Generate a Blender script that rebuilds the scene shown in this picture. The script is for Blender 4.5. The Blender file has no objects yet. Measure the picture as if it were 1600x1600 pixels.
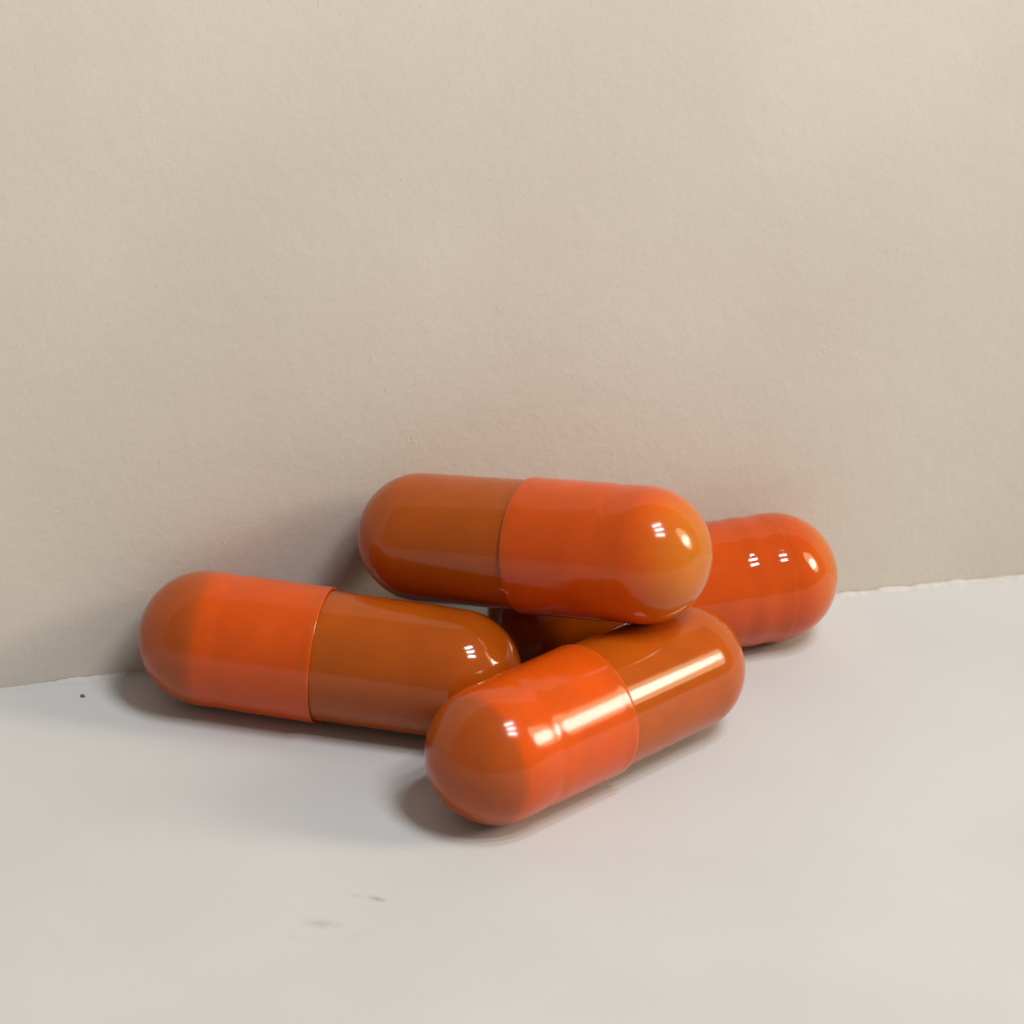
import bpy, bmesh, math, random
from mathutils import Vector, Matrix, noise

random.seed(7)
sc = bpy.context.scene
MM = 0.001
OY = 152.0                      # the fitted scene lay 152 mm ahead of the camera; put the pile at the origin


def P(x, y, z):
    return Vector((x * MM, (y - OY) * MM, z * MM))


# ---------------------------------------------------------------- camera
cam_d = bpy.data.cameras.new("camera")
cam = bpy.data.objects.new("camera", cam_d)
sc.collection.objects.link(cam)
pitch, roll = math.radians(26.564), math.radians(2.101)
fw = Vector((0, math.cos(pitch), -math.sin(pitch)))
rt = Vector((1, 0, 0))
up = rt.cross(fw)
rt2 = rt * math.cos(roll) + up * math.sin(roll)
up2 = up * math.cos(roll) - rt * math.sin(roll)
M = Matrix((rt2, up2, -fw)).transposed().to_4x4()
M.translation = P(0, 0, 89.363)
cam.matrix_world = M
cam_d.sensor_width = 36.0
cam_d.lens = 36.0 * 4900.9 / 1600.0
cam_d.clip_start = 0.005
cam_d.clip_end = 50.0
cam_d.dof.use_dof = True
cam_d.dof.focus_distance = 0.170
cam_d.dof.aperture_fstop = 100.0
sc.camera = cam

# ---------------------------------------------------------------- world: dim warm room
w = bpy.data.worlds.new("World")
sc.world = w
w.use_nodes = True
bg = w.node_tree.nodes["Background"]
bg.inputs[0].default_value = (1.0, 0.86, 0.76, 1)
bg.inputs[1].default_value = 0.25

# ---------------------------------------------------------------- lamps


def direction(az, el):
    az, el = math.radians(az), math.radians(el)
    return Vector((math.cos(el) * math.sin(az), -math.cos(el) * math.cos(az), math.sin(el)))


def area(name, az, el, dist, sx, sy, radiance, colour, shape='RECTANGLE', spin=0.0, aim=Vector((0, 0, 0.006))):
    l = bpy.data.lights.new(name, 'AREA')
    l.shape = shape
    l.size, l.size_y = sx, sy
    a = sx * sy * (math.pi / 4 if shape in ('DISK', 'ELLIPSE') else 1.0)
    l.energy = radiance * a * math.pi        # a lambertian lamp of that radiance
    l.color = colour
    o = bpy.data.objects.new(name, l)
    sc.collection.objects.link(o)
    d = direction(az, el)
    o.location = aim + d * dist
    q = d.to_track_quat('Z', 'Y')
    o.rotation_euler = (q.to_matrix().to_4x4() @ Matrix.Rotation(spin, 4, 'Z')).to_euler()
    return o


area("desk_lamp_bulb", 87, 25, 0.80, 0.180, 0.215, 20.0, (1.0, 0.96, 0.90), 'ELLIPSE')
area("desk_lamp_shade", 88, 28, 0.86, 0.250, 0.520, 8.0, (1.0, 0.76, 0.40), 'ELLIPSE')
# a ceiling light with three panels
for i, (de, col) in enumerate(((7.5, (0.93, 0.97, 1.0)), (0.0, (0.86, 0.92, 1.0)), (-7.5, (1.0, 0.97, 0.93)))):
    area("ceiling_panel", 52 + de * 0.9, 62.5 + de, 0.34, 0.076, 0.0197, 60.0, col, spin=math.radians(-25))
# ---------------------------------------------------------------- exposure
sc.view_settings.view_transform = 'Standard'
sc.view_settings.look = 'None'
sc.view_settings.exposure = 0.0
sc.view_settings.gamma = 1.0
sc.cycles.use_denoising = True
sc.cycles.max_bounces = 12

# ---------------------------------------------------------------- node helpers


class NT:
    def __init__(self, name):
        self.m = bpy.data.materials.new(name)
        self.m.use_nodes = True
        self.t = self.m.node_tree
        self.bsdf = self.t.nodes["Principled BSDF"]

    def n(self, kind, **kw):
        nd = self.t.nodes.new(kind)
        for k, v in kw.items():
            setattr(nd, k, v)
        return nd

    def link(self, a, b):
        self.t.links.new(a, b)

    def val(self, sock, v):
        if hasattr(v, 'links') or isinstance(v, bpy.types.NodeSocket):
            self.link(v, sock)
        else:
            sock.default_value = v

    def math(self, op, a, b=0.0, clamp=False):
        nd = self.n('ShaderNodeMath', operation=op, use_clamp=clamp)
        self.val(nd.inputs[0], a)
        self.val(nd.inputs[1], b)
        return nd.outputs[0]

    def noise(self, vec, scale, detail=2.0, rough=0.5, dist=0.0):
        nd = self.n('ShaderNodeTexNoise')
        self.val(nd.inputs['Vector'], vec)
        nd.inputs['Scale'].default_value = scale
        nd.inputs['Detail'].default_value = detail
        nd.inputs['Roughness'].default_value = rough
        nd.inputs['Distortion'].default_value = dist
        return nd.outputs[0]

    def ramp(self, f, a, b, smooth=True):
        nd = self.n('ShaderNodeMapRange', clamp=True)
        nd.interpolation_type = 'SMOOTHSTEP' if smooth else 'LINEAR'
        self.val(nd.inputs[0], f)
        nd.inputs[1].default_value = a
        nd.inputs[2].default_value = b
        return nd.outputs[0]

    def mix(self, f, a, b):
        nd = self.n('ShaderNodeMix', data_type='RGBA')
        self.val(nd.inputs[0], f)
        for s, v in ((nd.inputs[6], a), (nd.inputs[7], b)):
            if isinstance(v, tuple):
                s.default_value = (*v, 1)
            else:
                self.link(v, s)
        return nd.outputs[2]

    def bump(self, h, strength, dist, prev=None):
        nd = self.n('ShaderNodeBump')
        nd.inputs['Strength'].default_value = strength
        nd.inputs['Distance'].default_value = dist
        self.link(h, nd.inputs['Height'])
        if prev:
            self.link(prev, nd.inputs['Normal'])
        return nd.outputs[0]


def coords(t):
    return t.n('ShaderNodeTexCoord').outputs['Object']


# paper of the wall: cream card with fine fibrous tooth
t = NT("cream_card")
co = coords(t)
big = t.noise(co, 45, 3, 0.55)
fine = t.noise(co, 3200, 4, 0.62)
mid = t.noise(co, 900, 3, 0.6)
col = t.mix(t.ramp(big, 0.3, 0.7), (0.548, 0.506, 0.442), (0.588, 0.551, 0.490))
col = t.mix(t.math('MULTIPLY', t.ramp(fine, 0.35, 0.65), 0.10), col, (0.50, 0.42, 0.33))
vor = t.n('ShaderNodeTexVoronoi')                       # rare dark flecks in the pulp
t.link(co, vor.inputs['Vector'])
vor.inputs['Scale'].default_value = 330
fleck = t.math('MULTIPLY', t.math('LESS_THAN', vor.outputs['Distance'], 0.018),
               t.math('GREATER_THAN', t.n('ShaderNodeSeparateColor').outputs[0], 0.5))
sepc = fleck.node.inputs[1].links[0].from_node.inputs[0].links[0].from_node
t.link(vor.outputs['Color'], sepc.inputs[0])
col = t.mix(t.math('MULTIPLY', fleck, 0.30), col, (0.26, 0.19, 0.12))
t.link(col, t.bsdf.inputs['Base Color'])
t.bsdf.inputs['Roughness'].default_value = 0.85
t.bsdf.inputs['Specular IOR Level'].default_value = 0.25
b1 = t.bump(mid, 0.42, 0.00007)
b2 = t.bump(fine, 0.45, 0.00003, b1)
t.link(b2, t.bsdf.inputs['Normal'])
CARD = t.m


def smudge(t, co, cx, cy, rx, ry, ang, amp, seed):
    """mask of one smear with a ragged edge, in metres on the sheet"""
    mp = t.n('ShaderNodeMapping', vector_type='TEXTURE')
    t.link(co, mp.inputs[0])
    p = P(cx, cy, 0)
    mp.inputs[1].default_value = (p.x, p.y, 0)
    mp.inputs[2].default_value = (0, 0, math.radians(ang))
    mp.inputs[3].default_value = (rx * MM, ry * MM, 1)
    ln = t.n('ShaderNodeVectorMath', operation='LENGTH')
    t.link(mp.outputs[0], ln.inputs[0])
    nz = t.noise(co, 1400 + seed, 4, 0.7)
    v = t.math('ADD', ln.outputs[1], t.math('MULTIPLY', t.math('SUBTRACT', nz, 0.5), 1.9))
    return t.math('MULTIPLY', t.ramp(v, 1.15, -0.25), amp)


# paper of the tabletop: white, smoother
t = NT("white_paper")
co = coords(t)
big = t.noise(co, 60, 3, 0.5)
fine = t.noise(co, 2600, 3, 0.6)
col = t.mix(t.ramp(big, 0.3, 0.7), (0.518, 0.523, 0.520), (0.553, 0.558, 0.555))
dirt = (0.34, 0.27, 0.19)
for a in ((-6.1, 134.07, 0.75, 0.24, -22, 0.85, 3), (-7.3, 134.35, 0.45, 0.22, 5, 0.30, 11),
          (-8.8, 131.7, 1.3, 0.50, -10, 0.42, 23), (-6.9, 130.9, 0.9, 0.35, 25, 0.10, 31), (-10.0, 130.3, 0.9, 0.3, -30, 0.10, 47)):
    col = t.mix(smudge(t, co, *a), col, dirt)
t.link(col, t.bsdf.inputs['Base Color'])
t.bsdf.inputs['Roughness'].default_value = 0.7
t.bsdf.inputs['Specular IOR Level'].default_value = 0.3
t.link(t.bump(fine, 0.40, 0.00003), t.bsdf.inputs['Normal'])
PAPER = t.m

# torn paper pulp
t = NT("torn_pulp")
co = coords(t)
t.bsdf.inputs['Base Color'].default_value = (0.54, 0.525, 0.50, 1)
t.bsdf.inputs['Roughness'].default_value = 0.9
t.link(t.bump(t.noise(co, 3000, 4, 0.7), 0.8, 0.00008), t.bsdf.inputs['Normal'])
PULP = t.m

t = NT("dark_grit")
t.bsdf.inputs['Base Color'].default_value = (0.12, 0.10, 0.08, 1)
t.bsdf.inputs['Roughness'].default_value = 0.8
GRIT = t.m


def gelatin(name, colour, second=None, edge=(0.0, 0.5), deep=False, gloss=(0.06, 0.12)):
    """glossy opaque gelatin; `second` is the colour of the closed end, where no inner shell backs it; the amber one adds a painted rim glow"""
    t = NT(name)
    co = coords(t)
    mott = t.noise(co, 420, 3, 0.55)
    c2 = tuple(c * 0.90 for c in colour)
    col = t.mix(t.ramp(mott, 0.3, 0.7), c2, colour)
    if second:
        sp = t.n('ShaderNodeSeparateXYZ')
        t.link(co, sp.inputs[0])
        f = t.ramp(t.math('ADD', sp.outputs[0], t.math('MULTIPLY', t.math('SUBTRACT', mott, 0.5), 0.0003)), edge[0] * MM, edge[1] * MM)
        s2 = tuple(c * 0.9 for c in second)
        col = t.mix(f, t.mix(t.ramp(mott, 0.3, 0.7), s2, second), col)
    b = t.bsdf
    t.link(col, b.inputs['Base Color'])
    b.inputs['Subsurface Weight'].default_value = 0.32 if deep else 0.25
    b.inputs['Subsurface Radius'].default_value = (1.0, 0.38, 0.08)
    b.inputs['Subsurface Scale'].default_value = 0.0014 if deep else 0.0012
    b.inputs['IOR'].default_value = 1.44
    b.inputs['Roughness'].default_value = 0.10
    rg = t.noise(co, 1500, 3, 0.6)
    rr = t.n('ShaderNodeMapRange')
    t.link(rg, rr.inputs[0])
    rr.inputs[3].default_value = gloss[0]
    rr.inputs[4].default_value = gloss[1]
    t.link(rr.outputs[0], b.inputs['Roughness'])
    b1 = t.bump(t.noise(co, 260, 2, 0.5), 0.05, 0.00012)
    t.link(b1, b.inputs['Normal'])
    return t.m


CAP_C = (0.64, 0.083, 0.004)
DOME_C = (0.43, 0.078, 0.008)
AMBER_GLOW_C = (0.52, 0.145, 0.010)  # amber closed end with the golden rim reflection painted into the colour
BODY_C = (0.42, 0.080, 0.004)
BODY = gelatin("brown_gelatin", BODY_C)

# ---------------------------------------------------------------- object helpers


def link(o, parent=None):
    sc.collection.objects.link(o)
    if parent:
        o.parent = parent
    return o


def mesh_obj(name, bm, mat, parent=None, smooth=True):
    me = bpy.data.meshes.new(name)
    bm.normal_update()
    bm.to_mesh(me)
    bm.free()
    for p in me.polygons:
        p.use_smooth = smooth
    me.materials.append(mat)
    return link(bpy.data.objects.new(name, me), parent)


def lathe(profile, seg=128):
    """surface of revolution about X; profile is a list of (x, r) in mm"""
    bm = bmesh.new()
    rings = []
    for x, r in profile:
        if r < 1e-6:
            rings.append([bm.verts.new((x * MM, 0, 0))])
        else:
            rings.append([bm.verts.new((x * MM, r * MM * math.cos(2 * math.pi * k / seg), r * MM * math.sin(2 * math.pi * k / seg))) for k in range(seg)])
    for a, b in zip(rings, rings[1:]):
        for k in range(seg):
            k2 = (k + 1) % seg
            if len(a) == 1:
                bm.faces.new((a[0], b[k2], b[k]))
            elif len(b) == 1:
                bm.faces.new((a[k], a[k2], b[0]))
            else:
                bm.faces.new((a[k], a[k2], b[k2], b[k]))
    return bm


# ---------------------------------------------------------------- the setting
WP = (-28.6907, 154.426)
WT = Vector((0.9572, 0.2894, 0)).normalized()
WN = Vector((WT.y, -WT.x, 0))


def wall_pt(s, off, z):
    return P(WP[0] + WT.x * s + WN.x * off, WP[1] + WT.y * s + WN.y * off, z)


# tabletop sheet: ends against the wall
bm = bmesh.new()
vs = [bm.verts.new(wall_pt(*q)) for q in ((-160, -0.3, 0), (-160, 330, 0), (330, 330, 0), (330, -0.3, 0))]
f = bm.faces.new(vs)
bmesh.ops.reverse_faces(bm, faces=[f]) if f.normal.z < 0 else None
f.normal_update()
if f.normal.z < 0:
    f.normal_flip()
r = bmesh.ops.extrude_face_region(bm, geom=[f])
for v in [g for g in r['geom'] if isinstance(g, bmesh.types.BMVert)]:
    v.co.z -= 0.0008
bmesh.ops.recalc_face_normals(bm, faces=bm.faces)
table = mesh_obj("tabletop", bm, PAPER, smooth=False)
table['kind'] = 'structure'

# wall: a sheet of card standing on edge; it bends gently back towards its top and forward at its left
def wall_off(s_, z):
    zz = min(max(z, 0.0), 60.0)
    back = 0.0042 * zz * zz + (max(z - 60.0, 0.0)) * 0.504
    fwd = 0.0016 * max(15.0 - max(s_, -15.0), 0.0) ** 2 + max(-15.0 - s_, 0.0) * 0.096
    return fwd - back


bm = bmesh.new()
ss = [-160 + 6 * i for i in range(20)] + [-40 + 1.5 * i for i in range(44)] + [26 + 8 * i for i in range(39)]
zs = [-0.8] + [1.5 * i for i in range(48)] + [72 + 8 * i for i in range(20)]
grids = []
for th in (0.0, -0.6):
    grids.append([[bm.verts.new(wall_pt(a_, wall_off(a_, z_) + th, z_)) for z_ in zs] for a_ in ss])
for gi, g in enumerate(grids):
    for i in range(len(ss) - 1):
        for j in range(len(zs) - 1):
            q = (g[i][j], g[i + 1][j], g[i + 1][j + 1], g[i][j + 1])
            bm.faces.new(q if gi == 0 else q[::-1])
f0, f1 = grids
border = [(i, 0) for i in range(len(ss))] + [(len(ss) - 1, j) for j in range(1, len(zs))] + [(i, len(zs) - 1) for i in range(len(ss) - 2, -1, -1)] + [(0, j) for j in range(len(zs) - 2, 0, -1)]
for (i, j), (k, l) in zip(border, border[1:] + border[:1]):
    bm.faces.new((f0[i][j], f1[i][j], f1[k][l], f0[k][l]))
bmesh.ops.recalc_face_normals(bm, faces=bm.faces)
wall = mesh_obj("wall", bm, CARD, smooth=True)
wall['kind'] = 'structure'

# ragged torn edge of the table paper, curling a little up the wall
bm = bmesh.new()
rows = []
s = -40.0
while s < 110.0:
    n1 = noise.noise(Vector((s * 0.16, 3.1, 0)))
    n2 = noise.noise(Vector((s * 0.55, 9.7, 0)))
    n3 = noise.noise(Vector((s * 2.3, 1.7, 0)))
    h = max(0.004, 0.03 + 0.28 * n1 + 0.20 * n2 + 0.08 * n3)
    wdt = max(0.12, 0.42 + 0.35 * noise.noise(Vector((s * 0.3, 20.2, 0))) + 0.12 * n3)
    gap = 0.02 + max(0, 0.25 * noise.noise(Vector((s * 0.2, 31.0, 0))))
    prof = ((gap, 0.004), (gap, h), (gap + 0.07, h * 0.96), (gap + 0.07 + wdt * 0.35, h * 0.5), (gap + 0.07 + wdt, 0.004))
    rows.append([bm.verts.new(wall_pt(s, o_ + wall_off(s, z_), z_)) for o_, z_ in prof])
    s += 0.12
for a, b in zip(rows, rows[1:]):
    for k in range(len(a) - 1):
        bm.faces.new((a[k], b[k], b[k + 1], a[k + 1]))
bmesh.ops.recalc_face_normals(bm, faces=bm.faces)
mesh_obj("torn_edge", bm, PULP, table)

# loose pulp fibres standing a hair proud of the card
bm = bmesh.new()
for i in range(300):
    s0, zc = random.uniform(-8, 75), random.uniform(1.5, 46)
    L = random.choice((0.12, 0.18, 0.25, 0.4)) * random.uniform(0.7, 1.5)
    a = random.gauss(math.pi / 2, 0.7)
    bend = random.uniform(-1.5, 1.5)
    rad = random.uniform(0.008, 0.018)
    prev = None
    for k in range(5):
        u = k / 4 - 0.5
        ang = a + bend * u
        c = (s0 + math.cos(ang) * L * u, 0.002 + 0.006 * (1 - 4 * u * u), zc + math.sin(ang) * L * u)
        ring = []
        for q in range(4):
            th = q * math.pi / 2
            ring.append(bm.verts.new(wall_pt(c[0] - math.sin(ang) * rad * math.cos(th), wall_off(c[0], c[2]) + c[1] + rad * 0.6 * math.sin(th), c[2] + math.cos(ang) * rad * math.cos(th))))
        if prev:
            for q in range(4):
                bm.faces.new((prev[q], prev[(q + 1) % 4], ring[(q + 1) % 4], ring[q]))
        prev = ring
bmesh.ops.recalc_face_normals(bm, faces=bm.faces)
t = NT("pale_fibre")
t.bsdf.inputs['Base Color'].default_value = (0.74, 0.69, 0.62, 1)
t.bsdf.inputs['Roughness'].default_value = 0.8
fib = mesh_obj("paper_fibres", bm, t.m, wall)
fib['kind'] = 'stuff'

# ---------------------------------------------------------------- the capsules
R, RB = 3.82, 3.657


def cap_radius(t, tr, ripple=0.0):
    r = R - 0.026 * (1 - max(t, 0) / tr) ** 2
    r -= (0.030 if ripple < 0.01 else 0.008) * math.exp(-((t - 1.45) / 0.40) ** 2)      # the shallow locking ring
    r += 0.020 * math.exp(-((t - tr + 0.25) / 0.3) ** 2)  # slight flare at the mouth
    if 0 < t < 3.6:                                       # faint waves left by the dipping pin
        e = min(1.0, t / 0.25) * min(1.0, (3.6 - t) / 0.5)
        r += ripple * e * math.cos(2 * math.pi * (t - 0.175) / 1.9)
    return r


def make_capsule(label, cap_c, body_c, tr, fade, spin, dome_c, ripple, gloss, cap_shade=1.0):
    c, b = P(*cap_c), P(*body_c)
    ax = (b - c)
    Lc = ax.length / MM
    ax.normalize()
    root = link(bpy.data.objects.new("capsule", None))
    root['label'] = label
    root['category'] = 'capsule'
    root['group'] = 'two-tone orange capsules in the pile'
    root.empty_display_size = 0.004
    q = Vector((1, 0, 0)).rotation_difference(ax)
    root.matrix_world = Matrix.Translation(c) @ q.to_matrix().to_4x4() @ Matrix.Rotation(spin, 4, 'X')
    cm = gelatin("orange_gelatin", tuple(v * cap_shade for v in CAP_C), dome_c, fade, True, gloss)  # same gelatin on all; the rear cap has shade painted in by a darker colour
    # closed end
    r0 = cap_radius(0, tr)
    N = 48
    dome = [(-r0 * math.cos(i * math.pi / 2 / N), r0 * math.sin(i * math.pi / 2 / N)) for i in range(N + 1)]
    dome[0] = (-r0, 0.0)
    # side wall of the cap, rounded mouth, short inner wall
    side = [(0.0, r0)]
    n = 90
    for i in range(1, n + 1):
        t = (tr - 0.05) * i / n
        side.append((t, cap_radius(t, tr, ripple)))
    rm = cap_radius(tr, tr)
    side += [(tr - 0.02, rm - 0.006), (tr - 0.003, rm - 0.022), (tr, rm - 0.05), (tr, RB + 0.012), (tr - 0.5, RB + 0.008)]
    cap = mesh_obj("cap", lathe(side), cm, root)
    mesh_obj("dome", lathe(dome), cm, cap)
    body = []
    e = tr - 0.9
    for i in range(60):
        t = e + (Lc - e) * i / 59
        body.append((t, RB - 0.030 * (t - tr) / (Lc - tr) if t > tr else RB))
    rb = body[-1][1]
    body += [(Lc + rb * math.sin(i * math.pi / 2 / N), rb * math.cos(i * math.pi / 2 / N)) for i in range(1, N)] + [(Lc + rb, 0.0)]
    mesh_obj("body", lathe(body), BODY, root)
    return root


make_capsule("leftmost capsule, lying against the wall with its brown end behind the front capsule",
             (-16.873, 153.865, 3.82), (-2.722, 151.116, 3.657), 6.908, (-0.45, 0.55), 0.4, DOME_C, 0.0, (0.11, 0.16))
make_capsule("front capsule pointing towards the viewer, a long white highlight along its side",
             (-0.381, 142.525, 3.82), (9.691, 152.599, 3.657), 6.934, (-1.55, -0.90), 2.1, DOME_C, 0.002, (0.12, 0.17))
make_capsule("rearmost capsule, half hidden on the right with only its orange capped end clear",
             (15.506, 163.801, 3.82), (2.408, 158.816, 3.657), 6.905, (-3.9, -0.4), 3.9, AMBER_GLOW_C, 0.020, (0.04, 0.08), 0.84)
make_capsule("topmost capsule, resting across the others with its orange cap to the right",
             (7.257, 152.016, 11.045), (-5.046, 157.755, 8.709), 6.922, (-3.9, -0.2), 5.2, AMBER_GLOW_C, 0.0, (0.10, 0.15))

# ---------------------------------------------------------------- a speck of dirt
bm = bmesh.new()
bmesh.ops.create_icosphere(bm, subdivisions=2, radius=1.0)
for v in bm.verts:
    k = 1 + 0.45 * noise.noise(v.co * 1.7)
    v.co = Vector((v.co.x * 0.13 * k, v.co.y * 0.15 * k, v.co.z * 0.07 * k)) * MM
speck = mesh_obj("dirt_speck", bm, GRIT)
speck.location = P(-23.86, 153.45, 0.05)
speck.rotation_euler = (0, 0, 0.7)
speck['label'] = "tiny dark speck of dirt on the white paper left of the pile"
speck['category'] = 'speck'
